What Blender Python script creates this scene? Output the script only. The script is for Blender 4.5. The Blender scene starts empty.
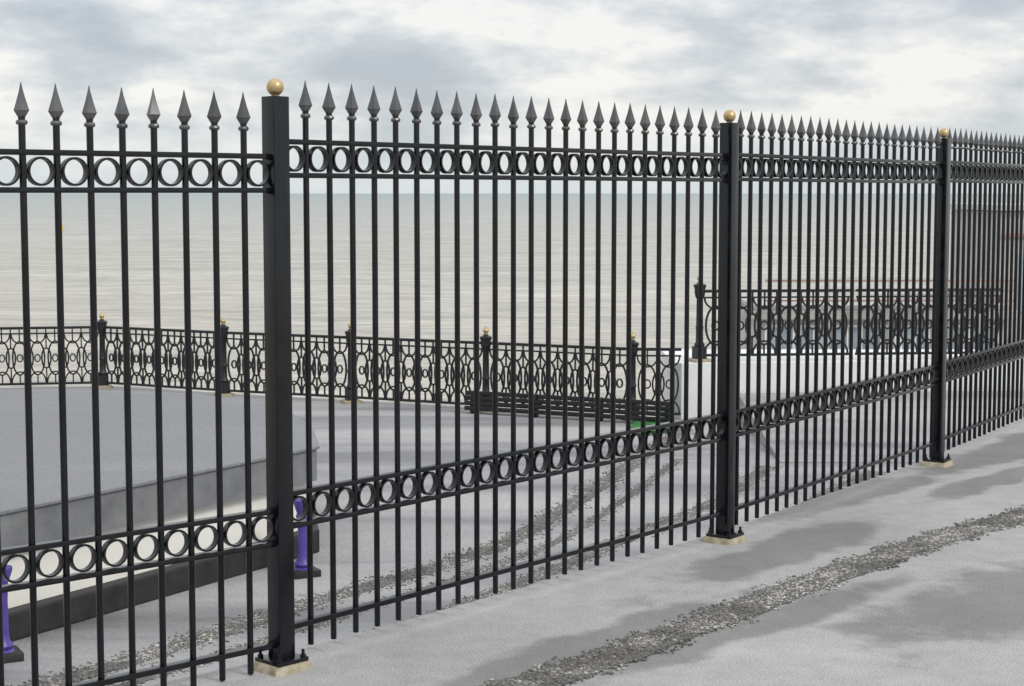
import bpy, bmesh, math, random
from mathutils import Vector, Matrix
random.seed(7)
sc=bpy.context.scene
col=sc.collection
sc.view_settings.view_transform='Standard'
try: sc.view_settings.look='None'
except Exception: pass
sc.view_settings.exposure=0

# ------------------------------------------------------------ materials
def newmat(name):
    m=bpy.data.materials.new(name); m.use_nodes=True
    nt=m.node_tree; b=nt.nodes['Principled BSDF']
    return m,nt,b
def ramp(nt,fac,stops):
    r=nt.nodes.new('ShaderNodeValToRGB')
    els=r.color_ramp.elements
    while len(els)<len(stops): els.new(0.5)
    for e,(p,c) in zip(els,stops):
        e.position=p; e.color=(c[0],c[1],c[2],1)
    nt.links.new(fac,r.inputs[0]); return r.outputs[0]
def noise(nt,vec,scale,detail=3,rough=.55,dist=0):
    n=nt.nodes.new('ShaderNodeTexNoise'); n.inputs['Scale'].default_value=scale
    n.inputs['Detail'].default_value=detail; n.inputs['Roughness'].default_value=rough
    n.inputs['Distortion'].default_value=dist
    nt.links.new(vec,n.inputs['Vector']); return n.outputs['Fac']
def mapping(nt,vec,loc=(0,0,0),rot=(0,0,0),scale=(1,1,1)):
    n=nt.nodes.new('ShaderNodeMapping')
    n.inputs['Location'].default_value=loc; n.inputs['Rotation'].default_value=rot; n.inputs['Scale'].default_value=scale
    nt.links.new(vec,n.inputs['Vector']); return n.outputs[0]
def mathn(nt,op,a,b=None,clamp=False):
    n=nt.nodes.new('ShaderNodeMath'); n.operation=op; n.use_clamp=clamp
    for i,v in enumerate((a,b)):
        if v is None: continue
        if isinstance(v,(int,float)): n.inputs[i].default_value=v
        else: nt.links.new(v,n.inputs[i])
    return n.outputs[0]
def mixc(nt,fac,a,b,mode='MIX'):
    n=nt.nodes.new('ShaderNodeMix'); n.data_type='RGBA'; n.blend_type=mode
    if isinstance(fac,(int,float)): n.inputs[0].default_value=fac
    else: nt.links.new(fac,n.inputs[0])
    for i,v in ((6,a),(7,b)):
        if isinstance(v,tuple): n.inputs[i].default_value=(v[0],v[1],v[2],1)
        else: nt.links.new(v,n.inputs[i])
    return n.outputs[2]
def bump(nt,b,h,strength,dist):
    n=nt.nodes.new('ShaderNodeBump'); n.inputs['Strength'].default_value=strength; n.inputs['Distance'].default_value=dist
    nt.links.new(h,n.inputs['Height']); nt.links.new(n.outputs[0],b.inputs['Normal'])
def worldpos(nt):
    return nt.nodes.new('ShaderNodeNewGeometry').outputs['Position']
def simple(name,c1,c2,scale=20,rough=.6,metal=0,bs=0,bd=.002,spec=.5):
    m,nt,b=newmat(name); v=worldpos(nt)
    f=noise(nt,v,scale)
    nt.links.new(ramp(nt,f,[(.3,c1),(.7,c2)]),b.inputs['Base Color'])
    b.inputs['Roughness'].default_value=rough; b.inputs['Metallic'].default_value=metal
    b.inputs['Specular IOR Level'].default_value=spec
    if bs: bump(nt,b,noise(nt,v,scale*6,2),bs,bd)
    return m

def black_paint():
    m,nt,b=newmat('black_gloss_paint'); v=worldpos(nt)
    f=noise(nt,v,11,3,.65)
    nt.links.new(ramp(nt,f,[(.35,(.0035,.004,.0055)),(.75,(.008,.009,.012))]),b.inputs['Base Color'])
    r=nt.nodes.new('ShaderNodeMapRange'); nt.links.new(f,r.inputs[0])
    r.inputs[1].default_value=.3; r.inputs[2].default_value=.7
    r.inputs[3].default_value=.12; r.inputs[4].default_value=.26
    nt.links.new(r.outputs[0],b.inputs['Roughness'])
    b.inputs['Specular IOR Level'].default_value=.42
    return m
M_black=black_paint()
M_gold=simple('gold_paint',(.46,.33,.15),(.60,.47,.25),25,.36,.6,.15,.001)
M_spear=simple('dull_painted_spear',(.085,.085,.09),(.15,.15,.15),8,.30,.6)
M_pad=simple('mortar_pad',(.30,.25,.17),(.48,.43,.32),28,.9,0,.8,.006)
M_iron=simple('cast_iron_black',(.005,.006,.007),(.014,.015,.016),12,.45)
M_purple=simple('purple_paint',(.07,.04,.26),(.11,.07,.34),8,.4)
M_cream=simple('cream_wall_paint',(.80,.79,.72),(.88,.87,.81),3,.7)
M_bitumen=simple('black_bitumen',(.010,.011,.012),(.03,.03,.032),5,.6)
M_white=simple('white_render',(.72,.73,.73),(.82,.825,.82),2,.8)
M_red=simple('faded_red_paint',(.36,.19,.15),(.48,.28,.23),5,.6)
M_glass=simple('blue_grey_window',(.30,.36,.41),(.42,.48,.53),3,.3)
M_palewall=simple('pale_panel_wall',(.46,.47,.47),(.58,.59,.58),1.5,.85)
M_greywall=simple('weathered_wall',(.38,.375,.36),(.52,.51,.49),1.2,.85)
M_green=simple('green_turf_mat',(.01,.09,.02),(.03,.24,.04),8,.9,0,.8,.01)
M_yellow=simple('yellow_buoy_paint',(.6,.42,.03),(.7,.5,.05),5,.5)
M_gravelbed=simple('gravel_bed',(.08,.078,.074),(.22,.215,.205),90,.95,0,.8,.006)

def terrace_mat():
    m,nt,b=newmat('terrace_concrete'); v=worldpos(nt)
    big=noise(nt,v,.9,5,.6)
    base=ramp(nt,big,[(.3,(.35,.35,.348)),(.55,(.42,.418,.413)),(.75,(.48,.477,.468))])
    fine=noise(nt,v,130,2,.75)
    spk=ramp(nt,fine,[(.3,(.5,.5,.5)),(.5,(1,1,1)),(.70,(1.28,1.28,1.28))])
    base=mixc(nt,.85,base,spk,'MULTIPLY')
    blot=ramp(nt,noise(nt,v,9,5,.7),[(.3,(.82,.82,.83)),(.6,(1,1,1))])
    base=mixc(nt,.8,base,blot,'MULTIPLY')
    wob=noise(nt,v,1.7,6,.62)
    total=None
    for (cx,cy,a,rx,ry) in [(1.30,8.02,50,1.0,.17),(2.05,7.05,48,.95,.26),(2.0,9.6,50,.8,.14),(3.3,11.3,55,1.2,.18),
                            (.20,6.22,50,.9,.11),(2.9,10.1,50,.9,.12),(2.95,8.15,50,.6,.2),(.9,6.55,48,.8,.12)]:
        ra=math.radians(a)
        sub=nt.nodes.new('ShaderNodeVectorMath'); sub.operation='SUBTRACT'
        nt.links.new(v,sub.inputs[0]); sub.inputs[1].default_value=(cx,cy,0)
        mp=mapping(nt,sub.outputs[0],(0,0,0),(0,0,-ra),(1,1,0))
        sc2=nt.nodes.new('ShaderNodeVectorMath'); sc2.operation='MULTIPLY'
        nt.links.new(mp,sc2.inputs[0]); sc2.inputs[1].default_value=(1/rx,1/ry,0)
        ln=nt.nodes.new('ShaderNodeVectorMath'); ln.operation='LENGTH'; nt.links.new(sc2.outputs[0],ln.inputs[0])
        d=mathn(nt,'SUBTRACT',1.35,ln.outputs['Value'])
        d=mathn(nt,'ADD',d,mathn(nt,'MULTIPLY',mathn(nt,'SUBTRACT',wob,.5),3.2))
        d=mathn(nt,'MULTIPLY',d,2.2,True)
        total=d if total is None else mathn(nt,'MAXIMUM',total,d)
    wet=mixc(nt,1.0,base,(.60,.598,.595),'MULTIPLY')
    nt.links.new(mixc(nt,total,base,wet),b.inputs['Base Color'])
    r=nt.nodes.new('ShaderNodeMapRange'); nt.links.new(total,r.inputs[0]); r.inputs[3].default_value=.9; r.inputs[4].default_value=.60
    nt.links.new(r.outputs[0],b.inputs['Roughness'])
    b.inputs['Specular IOR Level'].default_value=.3
    bump(nt,b,fine,.5,.004)
    return m
M_terrace=terrace_mat()
def deck_mat(name,c1,c2,c3,rot=-52,rough=.8,sx=.16,sy=.9):
    m,nt,b=newmat(name); v=worldpos(nt)
    f=noise(nt,mapping(nt,v,(0,0,0),(0,0,math.radians(rot)),(sx,sy,1)),.8,5,.58,.3)
    base=ramp(nt,f,[(.36,c1),(.48,c2),(.62,c3)])
    fine=noise(nt,v,40,3,.7)
    base=mixc(nt,.8,base,ramp(nt,fine,[(.3,(.66,.66,.66)),(.6,(1.12,1.12,1.12))]),'MULTIPLY')
    nt.links.new(base,b.inputs['Base Color'])
    r=nt.nodes.new('ShaderNodeMapRange'); nt.links.new(f,r.inputs[0]); r.inputs[1].default_value=.35;r.inputs[2].default_value=.55
    r.inputs[3].default_value=rough-.35; r.inputs[4].default_value=rough
    nt.links.new(r.outputs[0],b.inputs['Roughness'])
    b.inputs['Specular IOR Level'].default_value=.3
    return m
M_deck=deck_mat('lower_deck_asphalt',(.18,.18,.188),(.31,.312,.318),(.40,.40,.40))
M_roof=deck_mat('grey_roof_felt',(.19,.195,.205),(.225,.23,.24),(.255,.26,.27),20,.8,.3,1)
M_fascia=simple('roof_fascia_grey',(.14,.147,.155),(.24,.247,.255),4,.7)

def sea_mat():
    m,nt,b=newmat('turbid_sea_water'); v=worldpos(nt)
    sep=nt.nodes.new('ShaderNodeSeparateXYZ'); nt.links.new(v,sep.inputs[0])
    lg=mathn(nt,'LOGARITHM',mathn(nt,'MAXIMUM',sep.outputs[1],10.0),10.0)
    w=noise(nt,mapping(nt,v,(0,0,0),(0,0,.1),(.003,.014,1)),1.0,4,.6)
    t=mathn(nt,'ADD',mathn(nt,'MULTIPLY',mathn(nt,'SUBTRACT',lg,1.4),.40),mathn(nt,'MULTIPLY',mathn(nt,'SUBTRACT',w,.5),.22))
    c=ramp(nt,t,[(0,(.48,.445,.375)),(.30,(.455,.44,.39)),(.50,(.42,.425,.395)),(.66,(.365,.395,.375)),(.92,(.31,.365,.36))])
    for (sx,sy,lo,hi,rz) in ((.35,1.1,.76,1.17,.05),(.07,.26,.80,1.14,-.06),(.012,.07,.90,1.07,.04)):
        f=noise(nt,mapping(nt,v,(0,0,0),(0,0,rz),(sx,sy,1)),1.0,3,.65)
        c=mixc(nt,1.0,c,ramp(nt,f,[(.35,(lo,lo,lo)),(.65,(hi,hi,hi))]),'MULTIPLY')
    nt.links.new(c,b.inputs['Base Color'])
    b.inputs['Roughness'].default_value=.45; b.inputs['Specular IOR Level'].default_value=.25
    bump(nt,b,noise(nt,mapping(nt,v,(0,0,0),(0,0,0),(.3,1.0,1)),1.0,4,.65),.8,.35)
    return m
M_sea=sea_mat()
def pebble_mat():
    m,nt,b=newmat('mixed_pebbles'); g=nt.nodes.new('ShaderNodeNewGeometry')
    c=ramp(nt,g.outputs['Random Per Island'],[(0,(.10,.098,.093)),(.3,(.22,.212,.198)),(.55,(.33,.315,.285)),(.8,(.44,.425,.395)),(1,(.64,.63,.60))])
    dm=ramp(nt,noise(nt,g.outputs['Position'],2.0,4,.65),[(.42,(.38,.375,.37)),(.56,(1,1,1))])
    nt.links.new(mixc(nt,1.0,c,dm,'MULTIPLY'),b.inputs['Base Color']); b.inputs['Roughness'].default_value=.7
    return m
M_peb=pebble_mat()

# ------------------------------------------------------------ mesh helpers
def add_box(bm,c,s,rz=0):
    r=bmesh.ops.create_cube(bm,size=1.0)
    mat=Matrix.Translation(c)@Matrix.Rotation(rz,4,'Z')@Matrix.Diagonal((s[0],s[1],s[2],1))
    bmesh.ops.transform(bm,matrix=mat,verts=r['verts'])
    return r['verts']
def add_lathe(bm,prof,n=16,c=(0,0,0),rot=0):
    rings=[]
    for r,z in prof:
        rings.append([bm.verts.new((c[0]+r*math.cos(rot+2*math.pi*i/n),c[1]+r*math.sin(rot+2*math.pi*i/n),c[2]+z)) for i in range(n)])
    for a,b in zip(rings,rings[1:]):
        for i in range(n):
            bm.faces.new((a[i],a[(i+1)%n],b[(i+1)%n],b[i]))
    bm.faces.new(list(reversed(rings[0]))); bm.faces.new(rings[-1])
def add_path(bm,pts,closed,w,d,y=0):
    n=len(pts); rings=[]
    for i,(x,z) in enumerate(pts):
        if closed: p=pts[i-1]; q=pts[(i+1)%n]
        else: p=pts[max(i-1,0)]; q=pts[min(i+1,n-1)]
        tx,tz=q[0]-p[0],q[1]-p[1]; l=math.hypot(tx,tz) or 1
        nx,nz=-tz/l*w/2,tx/l*w/2
        rings.append([bm.verts.new((x+nx,y-d/2,z+nz)),bm.verts.new((x-nx,y-d/2,z-nz)),
                      bm.verts.new((x-nx,y+d/2,z-nz)),bm.verts.new((x+nx,y+d/2,z+nz))])
    m=n if closed else n-1
    for i in range(m):
        a=rings[i]; b=rings[(i+1)%n]
        for k in range(4):
            bm.faces.new((a[k],a[(k+1)%4],b[(k+1)%4],b[k]))
    if not closed:
        bm.faces.new(rings[0]); bm.faces.new(list(reversed(rings[-1])))
def ell(cx,cz,rx,rz,n=20,a0=0,a1=2*math.pi):
    full=abs(a1-a0-2*math.pi)<1e-6
    k=n if full else n+1
    return [(cx+rx*math.cos(a0+(a1-a0)*i/n),cz+rz*math.sin(a0+(a1-a0)*i/n)) for i in range(k)]
def to_mesh(bm,name,mat,smooth=None,bevel=0):
    bmesh.ops.recalc_face_normals(bm,faces=bm.faces)
    if bevel: bmesh.ops.bevel(bm,geom=bm.edges[:],offset=bevel,segments=2,affect='EDGES',profile=.6)
    me=bpy.data.meshes.new(name); bm.to_mesh(me); bm.free()
    me.materials.append(mat)
    if smooth is not None:
        me.polygons.foreach_set('use_smooth',[True]*len(me.polygons))
        try: me.set_sharp_from_angle(angle=math.radians(smooth))
        except Exception: pass
    return me
def obj(name,me,parent=None,loc=(0,0,0),rz=0,**kw):
    o=bpy.data.objects.new(name,me); col.objects.link(o)
    o.location=loc; o.rotation_euler=(0,0,rz)
    if parent is not None: o.parent=parent
    for k,v in kw.items(): o[k]=v
    return o
def empty(name,loc,rz=0,**kw):
    o=bpy.data.objects.new(name,None); o.empty_display_size=.1; col.objects.link(o)
    o.location=loc; o.rotation_euler=(0,0,rz)
    for k,v in kw.items(): o[k]=v
    return o
def poly_prism(pts,z0,z1,name,mat,bevel=0):
    bm=bmesh.new()
    top=[bm.verts.new((x,y,z1)) for x,y in pts]; bot=[bm.verts.new((x,y,z0)) for x,y in pts]
    bm.faces.new(top); bm.faces.new(list(reversed(bot)))
    n=len(pts)
    for i in range(n): bm.faces.new((top[i],bot[i],bot[(i+1)%n],top[(i+1)%n]))
    return to_mesh(bm,name,mat,None,bevel)
def smooth_line(P,n=10):
    out=[]
    for i in range(len(P)-1):
        p0=Vector(P[max(i-1,0)]);p1=Vector(P[i]);p2=Vector(P[i+1]);p3=Vector(P[min(i+2,len(P)-1)])
        for k in range(n):
            t=k/n
            out.append(.5*((2*p1)+(-p0+p2)*t+(2*p0-5*p1+4*p2-p3)*t*t+(-p0+3*p1-3*p2+p3)*t**3))
    out.append(Vector(P[-1])); return out
def offset(P,d):
    out=[]
    for i in range(len(P)):
        t=(Vector(P[min(i+1,len(P)-1)])-Vector(P[max(i-1,0)])).normalized()
        out.append(Vector(P[i])+Vector((-t.y,t.x))*d)
    return out

# ------------------------------------------------------------ fence geometry positions
F=[(-2.95,3.985),(-.812,5.983),(1.026,8.22),(2.619,10.557),(4.09,13.01)]
ext=[(-9,-1.2),(-5.2,1.85)]+F+[(5.45,15.5),(8.3,21.0)]
edge=offset(ext,.13)
tp=[(p.x,p.y) for p in edge]+[(30,21),(30,-8),(-9,-8)]
obj('terrace',poly_prism(tp,-2.1,0,'terrace',M_terrace),kind='structure')

LZ=-1.83
R=[(-12.0,30.4),(-9.6,30.6),(-7.37,31.0),(-4.98,29.75),(-2.69,28.75),(-.42,27.68),(1.86,26.59)]
dk=[(-14,2),(-14,30.7)]+[(x+.12,y+.35) for x,y in R]+[(2.4,26.9),(2.5,29.5),(16,31.5),(16,18),(6,14),(2,6)]
obj('lower_deck',poly_prism(dk,-7,LZ,'lower_deck',M_deck),kind='structure')

bm=bmesh.new()
S=30000
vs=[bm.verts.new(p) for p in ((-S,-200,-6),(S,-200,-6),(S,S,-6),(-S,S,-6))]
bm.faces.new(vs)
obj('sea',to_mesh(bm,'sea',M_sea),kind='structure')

# ---- gravel strips
def strip(P,w,z,name,n_peb,smin,smax,mat=M_gravelbed,spread=.30,bed=1.0,clip=.9,wob=1.0):
    line=smooth_line(P,14)
    bm=bmesh.new(); prev=None
    for i in range(len(line)):
        t=(line[min(i+1,len(line)-1)]-line[max(i-1,0)]).normalized(); nn=Vector((-t.y,t.x))
        h1=w*.5*bed*random.uniform(.80,1.12); h2=w*.5*bed*random.uniform(.80,1.12)
        a=bm.verts.new((line[i].x+nn.x*h1,line[i].y+nn.y*h1,z)); b=bm.verts.new((line[i].x-nn.x*h2,line[i].y-nn.y*h2,z))
        if prev: bm.faces.new((prev[0],prev[1],b,a))
        prev=(a,b)
    obj(name,to_mesh(bm,name,mat),kind='structure')
    phi=(1+5**.5)/2
    iv=[Vector(v).normalized() for v in ((-1,phi,0),(1,phi,0),(-1,-phi,0),(1,-phi,0),(0,-1,phi),(0,1,phi),(0,-1,-phi),(0,1,-phi),(phi,0,-1),(phi,0,1),(-phi,0,-1),(-phi,0,1))]
    ifc=[(0,11,5),(0,5,1),(0,1,7),(0,7,10),(0,10,11),(1,5,9),(5,11,4),(11,10,2),(10,7,6),(7,1,8),(3,9,4),(3,4,2),(3,2,6),(3,6,8),(3,8,9),(4,9,5),(2,4,11),(6,2,10),(8,6,7),(9,8,1)]
    V=[];Fc=[]
    for k in range(n_peb):
        t=random.random()*(len(line)-1.001); i=int(t); f=t-i
        c=line[i]*(1-f)+line[i+1]*f; tg=(line[i+1]-line[i]).normalized()
        wl=w*(1+wob*(.14*math.sin(t*.9)+.10*math.sin(t*2.3+1)))
        o=random.gauss(0,wl*spread)
        if abs(o)>wl*clip: o=random.uniform(-wl*.5,wl*.5)
        p=c+Vector((-tg.y,tg.x))*o
        s=random.uniform(smin,smax)*(1.6 if random.random()<.04 else 1)
        a=random.random()*6.28; ca,sa=math.cos(a),math.sin(a)
        sx,sy,sz=s*random.uniform(.8,1.4),s*random.uniform(.7,1.0),s*random.uniform(.35,.6)
        b0=len(V)
        for v in iv:
            x,y=v.x*sx,v.y*sy
            V.append((p.x+x*ca-y*sa,p.y+x*sa+y*ca,z+sz*.1+v.z*sz))
        Fc+= [(b0+q[0],b0+q[1],b0+q[2]) for q in ifc]
    me=bpy.data.meshes.new(name+'_pebbles'); me.from_pydata(V,[],Fc); me.materials.append(M_peb)
    me.polygons.foreach_set('use_smooth',[True]*len(me.polygons))
    obj('pebbles',me,kind='stuff',label='loose mixed pebbles filling the drainage strip in the concrete',category='pebbles')
strip([(-1.3,4.4),(-.5,5.2),(.168,5.90),(.735,6.61),(1.51,7.60),(2.08,8.28),(2.67,8.90),(3.55,9.92),(4.7,11.55)],.20,.004,'gravel_strip',15000,.003,.008,spread=.33,bed=.98,clip=.66,wob=.9)
strip([(-4.2,11.0),(-3.26,12.2),(-2.58,13.2),(-1.73,14.57),(-.85,15.8),(0,17.3),(.92,20.1),(1.87,23.3),(2.6,25.6)],.30,LZ+.004,'gravel_strip',6500,.007,.014,spread=.36,bed=.8,clip=.8)
strip([(-3.9,10.4),(-2.95,11.8),(-2.15,13.0),(-1.3,14.3),(-.45,15.6),(.45,17.2),(1.35,19.8),(2.2,22.6)],.15,LZ+.004,'gravel_strip',3500,.006,.012,spread=.45,bed=.7)
strip([(-3.4,10.0),(-2.4,11.6),(-1.2,13.2),(0,15.2),(1.2,17.4),(2.38,19.6),(3.3,22.0)],.24,LZ+.004,'gravel_strip',5000,.006,.013,spread=.36,bed=.8,clip=.8)
strip([(-1.8,10.9),(-.5,12.6),(.8,14.6),(2.0,16.7),(3.3,19.2),(4.6,21.6)],.26,LZ+.004,'gravel_strip',4500,.006,.013,spread=.38,bed=.8,clip=.8)

# ------------------------------------------------------------ foreground fence
TOP=2.0
def post_meshes():
    bm=bmesh.new(); add_box(bm,(0,0,.040+(TOP-.040)/2),(.068,.068,TOP-.040)); shaft=to_mesh(bm,'shaft',M_black,30,.004)
    bm=bmesh.new(); add_lathe(bm,[(.012,-.002),(.014,.006)]+[(.0295*math.sin(a),.0315-.0295*math.cos(a)) for a in [math.radians(d) for d in range(30,180,10)]]+[(.001,.061)],28); ball=to_mesh(bm,'ball',M_gold,50)
    bm=bmesh.new(); add_box(bm,(0,0,.034),(.135,.135,.014)); plate=to_mesh(bm,'plate',M_black,30,.003)
    bm=bmesh.new(); n=36; rings=[]
    rr=[random.uniform(-.006,.008) for _ in range(n)]
    for (s,z,j) in ((1.18,-.004,1.0),(1.12,.010,.9),(1.04,.024,.6),(.96,.027,.3)):
        ring=[]
        for i in range(n):
            a=2*math.pi*i/n; m=max(abs(math.cos(a)),abs(math.sin(a)))
            q=min(1/m,1.32)*.074*s+rr[i]*j
            ring.append(bm.verts.new((q*math.cos(a),q*math.sin(a),z+random.uniform(-.0015,.0015))))
        rings.append(ring)
    for p,q in zip(rings,rings[1:]):
        for i in range(n): bm.faces.new((p[i],p[(i+1)%n],q[(i+1)%n],q[i]))
    bm.faces.new(rings[-1])
    pad=to_mesh(bm,'pad',M_pad,60)
    bm=bmesh.new(); add_lathe(bm,[(.011,.0),(.011,.010),(.006,.010),(.006,.026),(.004,.028)],6); bolt=to_mesh(bm,'bolt',M_black,30)
    return shaft,ball,plate,pad,bolt
PM=post_meshes()
def ang(a,b): return math.atan2(b[1]-a[1],b[0]-a[0])
for i,p in enumerate(F):
    a1=ang(F[i-1],F[i]) if i>0 else ang(F[0],F[1]); a2=ang(F[i],F[i+1]) if i<len(F)-1 else a1
    r=empty('fence_post',(p[0],p[1],0),(a1+a2)/2,label='square black steel fence post with gold ball cap on mortar pad',category='fence post',group='posts of the spear-topped fence')
    obj('post_shaft',PM[0],r)
    obj('ball_finial',PM[1],r,(0,0,TOP))
    pl=obj('base_plate',PM[2],r)
    obj('mortar_pad',PM[3],r,rz=random.choice([0,1.5708,3.1416]))
    for sx in (-1,1):
        for sy in (-1,1): obj('bolt',PM[4],pl,(sx*.053,sy*.053,.041))

bm=bmesh.new(); add_lathe(bm,[(.0100,.0),(.011,.003),(.011,1.92)],14); ME_picket=to_mesh(bm,'picket',M_black,40)
bm=bmesh.new()
add_lathe(bm,[(.010,-.012),(.016,-.009),(.0185,-.003),(.016,.003),(.010,.006),(.009,.012)],14)
prof=[(.010,.010),(.0245,.034),(.0205,.046),(.0125,.072),(.0055,.098),(.0010,.120)]
add_lathe(bm,prof,4,(0,0,0),math.radians(45))
ME_spear=to_mesh(bm,'spear',M_spear,20)
bm=bmesh.new(); add_path(bm,ell(0,0,.0418,.0418,36),True,.0072,.022); ME_ring=to_mesh(bm,'ring',M_black,35)
def fence_panel(a,b,dz,s0,s1,n,**kw):
    A=Vector(a);B=Vector(b);L=(B-A).length; t=math.atan2(B.y-A.y,B.x-A.x)
    r=empty('steel_fence',(A.x,A.y,dz),t,label=kw.get('label'),category='fence',group='sections of the spear-topped fence')
    for zc,h in ((1.847,.018),(1.731,.018),(.617,.018),(.501,.018),(.142,.020)):
        bm=bmesh.new(); add_box(bm,(L/2,0,zc),(L-.066,.034,h)); obj('rail',to_mesh(bm,'rail',M_black,30,.0025),r)
    xs=[s0+i*(L-s0-s1)/(n-1) for i in range(n)]
    for x in xs:
        pk=obj('picket',ME_picket,r,(x,0,.055+random.uniform(-.002,.002)),random.uniform(-.1,.1))
        sp=obj('spear_finial',ME_spear,pk,(0,0,1.885),random.uniform(-.15,.15))
    mids=[.0335+(s0-.0335-.0115)/2]+[(p+q)/2 for p,q in zip(xs,xs[1:])]+[L-.0335-(s1-.0335-.0115)/2]
    for x in mids:
        obj('ring',ME_ring,r,(x,0,1.789)); obj('ring',ME_ring,r,(x,0,.559))
    return r
lab='black steel fence section with spear tips and rows of rings'
fence_panel(F[0],F[1],-.052,.125,.132,24,label='black spear-topped fence section set slightly lower than its neighbour')
fence_panel(F[1],F[2],0,.142,.118,24,label=lab)
fence_panel(F[2],F[3],.004,.115,.105,24,label=lab)
fence_panel(F[3],F[4],.012,.115,.105,24,label=lab)

# ------------------------------------------------------------ ornate railings
def rail_panel_meshes(L,per=.29,w=.027,zr=.30):
    bm=bmesh.new(); add_box(bm,(L/2,0,1.10),(L-.1,.07,.045)); add_box(bm,(L/2,0,1.0),(L-.1,.03,.026)); hand=to_mesh(bm,'handrail',M_iron,30,.004)
    bm=bmesh.new(); add_box(bm,(L/2,0,.10),(L-.1,.05,.04)); bot=to_mesh(bm,'bottom',M_iron,30,.004)
    bm=bmesh.new()
    n=max(2,round((L-.12)/per)); p=(L-.12)/n; d=.026
    for i in range(n):
        cx=.06+p*(i+.5); x0=.06+p*i
        add_path(bm,ell(cx,.56,p*.40,zr,26),True,w,d)
        add_path(bm,ell(cx,.56,p*.15,.065,14),True,w*.8,d)
        add_path(bm,[(cx,.115),(cx,.56-zr)],False,w*.8,d); add_path(bm,[(cx,.56+zr),(cx,1.09)],False,w*.8,d)
        add_path(bm,ell(cx,.115,p*.46,.20,14,0,math.pi),False,w*.9,d)
        add_path(bm,ell(cx,.995,p*.46,.17,14,math.pi,2*math.pi),False,w*.9,d)
        if i>0:
            add_path(bm,ell(x0,.56,p*.26,zr*.60,20),True,w,d)
            add_path(bm,[(x0,.115),(x0,.56-zr*.60)],False,w*.8,d); add_path(bm,[(x0,.56+zr*.60),(x0,1.09)],False,w*.8,d)
    return hand,to_mesh(bm,'infill',M_iron,30),bot
def railing_post_meshes(h=1.18):
    bm=bmesh.new()
    add_box(bm,(0,0,.14),(.17,.17,.20)); add_lathe(bm,[(.075,.24),(.085,.27),(.06,.31),(.055,.5),(.065,.53),(.055,.56),(.05,h-.2),(.07,h-.17),(.085,h-.1),(.085,h-.03),(.10,h-.01),(.10,h+.02),(.05,h+.04),(.03,h+.07)],12)
    sh=to_mesh(bm,'rp',M_iron,35)
    bm=bmesh.new(); add_lathe(bm,[(.03,h+.065)]+[(.048*math.sin(a),h+.12-.048*math.cos(a)) for a in [math.radians(d) for d in range(30,180,15)]]+[(.012,h+.175),(.002,h+.20)],14)
    fi=to_mesh(bm,'rf',M_gold,50)
    bm=bmesh.new(); add_box(bm,(0,0,.02),(.30,.30,.06)); pd=to_mesh(bm,'rpad',M_pad,30,.01)
    return sh,fi,pd
RP=railing_post_meshes()
def railing_section(x,y,z,L,a,grp,lb,**k):
    r=empty('iron_railing',(x,y,z),a,label=lb,category='railing',group='sections of the '+grp)
    h,i,bt=rail_panel_meshes(L,**k)
    obj('handrail',h,r); obj('tracery',i,r); obj('bottom_rail',bt,r)
def rpost(p,z,grp,wherelab):
    r=empty('railing_post',(p[0],p[1],z),0.4,label='black cast-iron railing post with gilt finial '+wherelab,category='railing post',group='posts of the '+grp)
    obj('post_shaft',RP[0],r); obj('finial',RP[1],r); obj('footing',RP[2],r)
def railing(P,z,grp,wherelab,**k):
    for a,b in zip(P,P[1:]):
        A=Vector(a);B=Vector(b)
        railing_section(a[0],a[1],z,(B-A).length,math.atan2(B.y-A.y,B.x-A.x),grp,'ornate black cast-iron railing with oval tracery '+wherelab,**k)
for p in R[1:]: rpost(p,LZ,'promenade railing','at the sea edge')
railing(R[1:],LZ,'promenade railing','at the sea edge')
railing_section(R[-1][0],R[-1][1],LZ,.80,math.atan2(-.05,.72),'promenade railing','short ornate black railing ending at the white wall')

# ------------------------------------------------------------ low shelter with grey flat roof
rt=-.78; rb=-1.12
out=[(-5.9,9.95),(-3.98,13.2),(-1.90,16.68),(-2.10,17.9),(-2.42,19.0),(-2.75,20.0),(-3.2,20.6),(-4.2,21.1),(-6.3,21.4),(-13,21.6),(-13,9.95)]
root=empty('shelter',(-5.5,16,LZ),0,label='low cream-walled shelter with flat grey roof on purple columns',category='shelter')
def shifted(me,root):
    me.transform(Matrix.Translation(-Vector(root.location))); return me
def inset(P,d):
    c=Vector((sum(p[0] for p in P)/len(P),sum(p[1] for p in P)/len(P)))
    n=len(P);o=[]
    for i in range(n):
        a=Vector(P[i-1]);b=Vector(P[i]);e=Vector(P[(i+1)%n])
        t=((b-a).normalized()+(e-b).normalized()).normalized()
        nn=Vector((-t.y,t.x))
        if nn.dot(c-b)<0: nn=-nn
        o.append(tuple(b+nn*d))
    return o
obj('fascia',shifted(poly_prism(out,rb,rt-.03,'fascia',M_fascia),root),root)
obj('roof',shifted(poly_prism(inset(out,-.03),rt-.03,rt,'roof_top',M_roof,.008),root),root)
obj('wall',shifted(poly_prism(inset(out,.12),-1.60,rb,'wall',M_cream),root),root)
obj('plinth',shifted(poly_prism(inset(out,-.02),LZ,-1.60,'plinth',M_bitumen,.02),root),root)
bm=bmesh.new(); add_lathe(bm,[(.095,0),(.095,.06),(.07,.08),(.082,.11),(.055,.15),(.048,.22),(.045,.45),(.048,.52),(.062,.55),(.05,.58),(.065,.62),(.085,.68),(.085,.705)],20); ME_col=to_mesh(bm,'column',M_purple,40)
bm=bmesh.new(); add_box(bm,(0,0,.03),(.26,.26,.07)); ME_cb=to_mesh(bm,'colbase',M_bitumen,30,.01)
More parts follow.
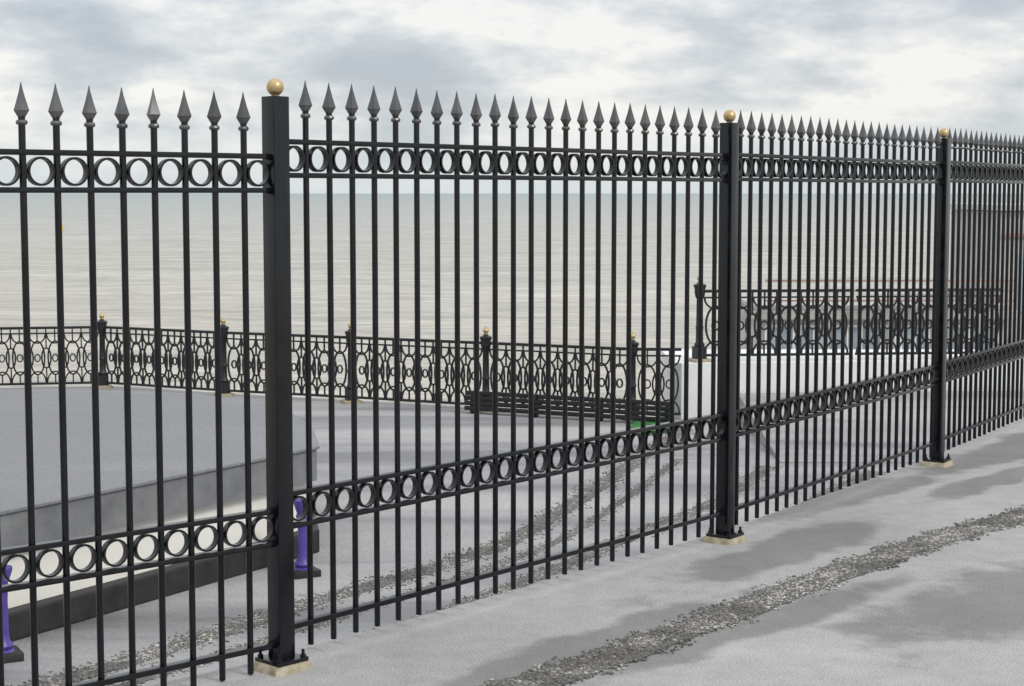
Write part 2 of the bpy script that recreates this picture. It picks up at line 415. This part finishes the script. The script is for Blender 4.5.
for (x,y) in [(-1.92,15.65),(-3.835,12.78)]:
    c=obj('column',ME_col,root,(x+5.5,y-16,0)); obj('column_base',ME_cb,c,(0,0,0),.5)

# ------------------------------------------------------------ white wall, ramp, upper railing
obj('wall',poly_prism([(2.50,26.8),(2.62,26.62),(9.6,27.3),(9.6,29.0),(2.62,29.0),(2.50,28.8)],LZ,-.95,'white_wall',M_white,.01),label='low white rendered wall carrying an ornate railing',category='wall')
bm=bmesh.new()
q=[bm.verts.new(p) for p in ((3.5,22.3,LZ+.006),(12,22.3,LZ+.006),(12,27.3,-1.42),(3.5,26.65,-1.42))]
q2=[bm.verts.new(p) for p in ((3.5,26.65,LZ+.006),(12,27.3,LZ+.006))]
bm.faces.new(q); bm.faces.new((q[0],q[3],q2[0])); bm.faces.new((q[1],q2[1],q[2])); bm.faces.new((q[3],q[2],q2[1],q2[0]))
obj('ramp',to_mesh(bm,'ramp',M_deck),kind='structure')
rpost((2.92,26.85),-.95,'upper railing','on the white wall')
railing([(2.92,26.85),(5.35,27.1),(7.8,27.35)],-.95,'upper railing','on the white wall',per=.36,w=.032,zr=.30)

# ------------------------------------------------------------ dark slatted bench and green mat
root=empty('bench',(-.75,27.38,LZ),math.atan2(-1.09,2.28),label='long low black slatted bench beside the railing',category='bench')
for k in range(4):
    bm=bmesh.new(); add_box(bm,(1.75,.0+k*.03,.09+k*.078),(3.5,.05,.066)); obj('slat',to_mesh(bm,'slat',M_iron,30,.004),root)
for x in (.1,1.2,2.3,3.4):
    bm=bmesh.new(); add_box(bm,(x,.09,.18),(.06,.10,.35)); obj('leg',to_mesh(bm,'leg',M_iron,30,.004),root)
bm=bmesh.new(); n=22
top=[];bot=[]
for i in range(n):
    a=2*math.pi*i/n; q=random.uniform(.75,1.1)
    top.append(bm.verts.new((.40*q*math.cos(a),.85*q*math.sin(a),.045))); bot.append(bm.verts.new((.42*q*math.cos(a),.88*q*math.sin(a),.004)))
bm.faces.new(top)
for i in range(n): bm.faces.new((top[i],bot[i],bot[(i+1)%n],top[(i+1)%n]))
obj('turf_mat',to_mesh(bm,'mat',M_green,30),None,(2.12,25.75,LZ),-.1,label='ragged green artificial turf mat lying beside the railing',category='mat')

# ------------------------------------------------------------ pier building behind
root=empty('pier_building',(9.3,46,-6),0,label='low pale pier building with blue-grey windows over the sea',category='building')
bm=bmesh.new(); add_box(bm,(0,0,2.4),(6.2,5,4.2)); obj('wall',to_mesh(bm,'pw',M_palewall,None,.02),root)
bm=bmesh.new(); add_box(bm,(0,0,4.62),(6.8,5.6,.22)); add_box(bm,(0,0,4.8),(6.4,5.2,.12)); obj('roof',to_mesh(bm,'pr',M_greywall,None,.02),root)
bm=bmesh.new(); add_box(bm,(0,-2.53,3.05),(6.1,.05,.14)); obj('trim',to_mesh(bm,'tr',M_red,None,.005),root)
for k in range(7):
    bm=bmesh.new(); add_box(bm,(0,0,0),(.66,.04,1.0)); wo=obj('window',to_mesh(bm,'pane',M_glass),root,(-2.55+k*.85,-2.51,3.8))
    bm=bmesh.new()
    for (cx,cz,sx,sz) in ((-.35,0,.06,1.12),(.35,0,.06,1.12),(0,.53,.64,.06),(0,-.53,.64,.06),(0,0,.035,.98)): add_box(bm,(cx,-.03,cz),(sx,.07,sz))
    obj('frame',to_mesh(bm,'fr',M_white),wo)
root=empty('safety_rail',(9.4,43.0,-1.2),0,label='faded red metal safety rail in front of the pier building',category='railing')
for z in (.20,.45,.70):
    bm=bmesh.new(); add_box(bm,(0,0,z),(6.2,.05,.05)); obj('rail',to_mesh(bm,'rr',M_red,30,.01),root)
for k in range(9):
    bm=bmesh.new(); add_box(bm,(-3.02+k*.755,0,-1.62),(.05,.045,4.75)); obj('upright',to_mesh(bm,'ru',M_greywall,30,.01),root)
root=empty('kiosk',(15.0,46.5,-6),0,label='tall weathered grey building at the pier end',category='building')
bm=bmesh.new(); add_box(bm,(0,0,3.6),(5.2,5,7.2)); obj('wall',to_mesh(bm,'kw',M_greywall,None,.02),root)
bm=bmesh.new(); add_box(bm,(0,0,7.3),(5.5,5.3,.16)); obj('roof',to_mesh(bm,'kr',M_palewall,None,.02),root)
for k in range(4):
    bm=bmesh.new(); add_box(bm,(-1.8+k*1.2,-2.51,5.4),(.7,.06,1.5)); obj('window',to_mesh(bm,'kwn',M_glass,None,.01),root)
for z in (3.9,6.6):
    bm=bmesh.new(); add_box(bm,(0,-2.53,z),(5.1,.08,.10)); obj('trim',to_mesh(bm,'kt',M_red,None,.01),root)
obj('pier_deck',poly_prism([(4.5,42.5),(20,42.5),(20,50),(4.5,50)],-6.5,-5.2,'pier_deck',M_greywall),kind='structure')
bm=bmesh.new(); add_lathe(bm,[(.25,-.1),(.4,.05),(.4,.2),(.15,.45),(.06,.7),(.06,1.0),(.12,1.05),(.03,1.2)],14)
obj('buoy',to_mesh(bm,'buoy',M_yellow,40),None,(-92,355,-6),label='small yellow marker buoy floating on the sea',category='buoy')

# ------------------------------------------------------------ world
w=bpy.data.worlds.new('World'); sc.world=w; w.use_nodes=True
nt=w.node_tree; nt.nodes.clear()
outn=nt.nodes.new('ShaderNodeOutputWorld')
sky=nt.nodes.new('ShaderNodeTexSky'); sky.sky_type='NISHITA'; sky.sun_disc=False
SE,SR=38,128
sky.sun_elevation=math.radians(SE); sky.sun_rotation=math.radians(SR)
b1=nt.nodes.new('ShaderNodeBackground'); b1.inputs[1].default_value=.13; nt.links.new(sky.outputs[0],b1.inputs[0])
tc=nt.nodes.new('ShaderNodeTexCoord').outputs['Generated']
n1=noise(nt,mapping(nt,tc,(.55,.9,.31),(0,0,0),(4.6,4.6,15)),1.5,7,.52,.1)
n2=noise(nt,mapping(nt,tc,(2.3,1.2,.35),(0,0,0),(12,12,27)),2.2,5,.6)
f=mathn(nt,'ADD',mathn(nt,'MULTIPLY',n1,.76),mathn(nt,'MULTIPLY',n2,.24))
cc=ramp(nt,f,[(.37,(.50,.54,.595)),(.45,(.62,.65,.69)),(.505,(.78,.79,.805)),(.56,(.97,.95,.92))])
sep=nt.nodes.new('ShaderNodeSeparateXYZ'); nt.links.new(tc,sep.inputs[0])
hz=nt.nodes.new('ShaderNodeMapRange'); nt.links.new(sep.outputs[2],hz.inputs[0]); hz.inputs[1].default_value=0; hz.inputs[2].default_value=.05; hz.inputs[3].default_value=.85; hz.inputs[4].default_value=0
cc=mixc(nt,hz.outputs[0],cc,(.72,.79,.82))
up=mathn(nt,'MAXIMUM',sep.outputs[2],0.0)
st=mathn(nt,'ADD',1.0,mathn(nt,'MULTIPLY',mathn(nt,'MAXIMUM',mathn(nt,'SUBTRACT',up,.15),0.0),.9))
b2=nt.nodes.new('ShaderNodeBackground'); nt.links.new(st,b2.inputs[1]); nt.links.new(cc,b2.inputs[0])
ms=nt.nodes.new('ShaderNodeMixShader'); ms.inputs[0].default_value=.88; nt.links.new(b1.outputs[0],ms.inputs[1]); nt.links.new(b2.outputs[0],ms.inputs[2])
nt.links.new(ms.outputs[0],outn.inputs[0])
sun=bpy.data.lights.new('sun','SUN'); sun.energy=1.4; sun.angle=math.radians(14); sun.color=(1,.96,.90)
so=bpy.data.objects.new('sun',sun); col.objects.link(so)
az=math.radians(SR); d=Vector((math.sin(az)*math.cos(math.radians(SE)),math.cos(az)*math.cos(math.radians(SE)),math.sin(math.radians(SE))))
so.rotation_euler=(d).to_track_quat('Z','Y').to_euler(); so.location=d*20

# ------------------------------------------------------------ camera
cam=bpy.data.cameras.new('camera'); co=bpy.data.objects.new('camera',cam); col.objects.link(co)
cam.sensor_width=36; cam.lens=1730/1024*36; cam.clip_end=80000; cam.clip_start=.05
co.location=(0,0,1.67); co.rotation_euler=(math.radians(90-4.955),0,0)
sc.camera=co
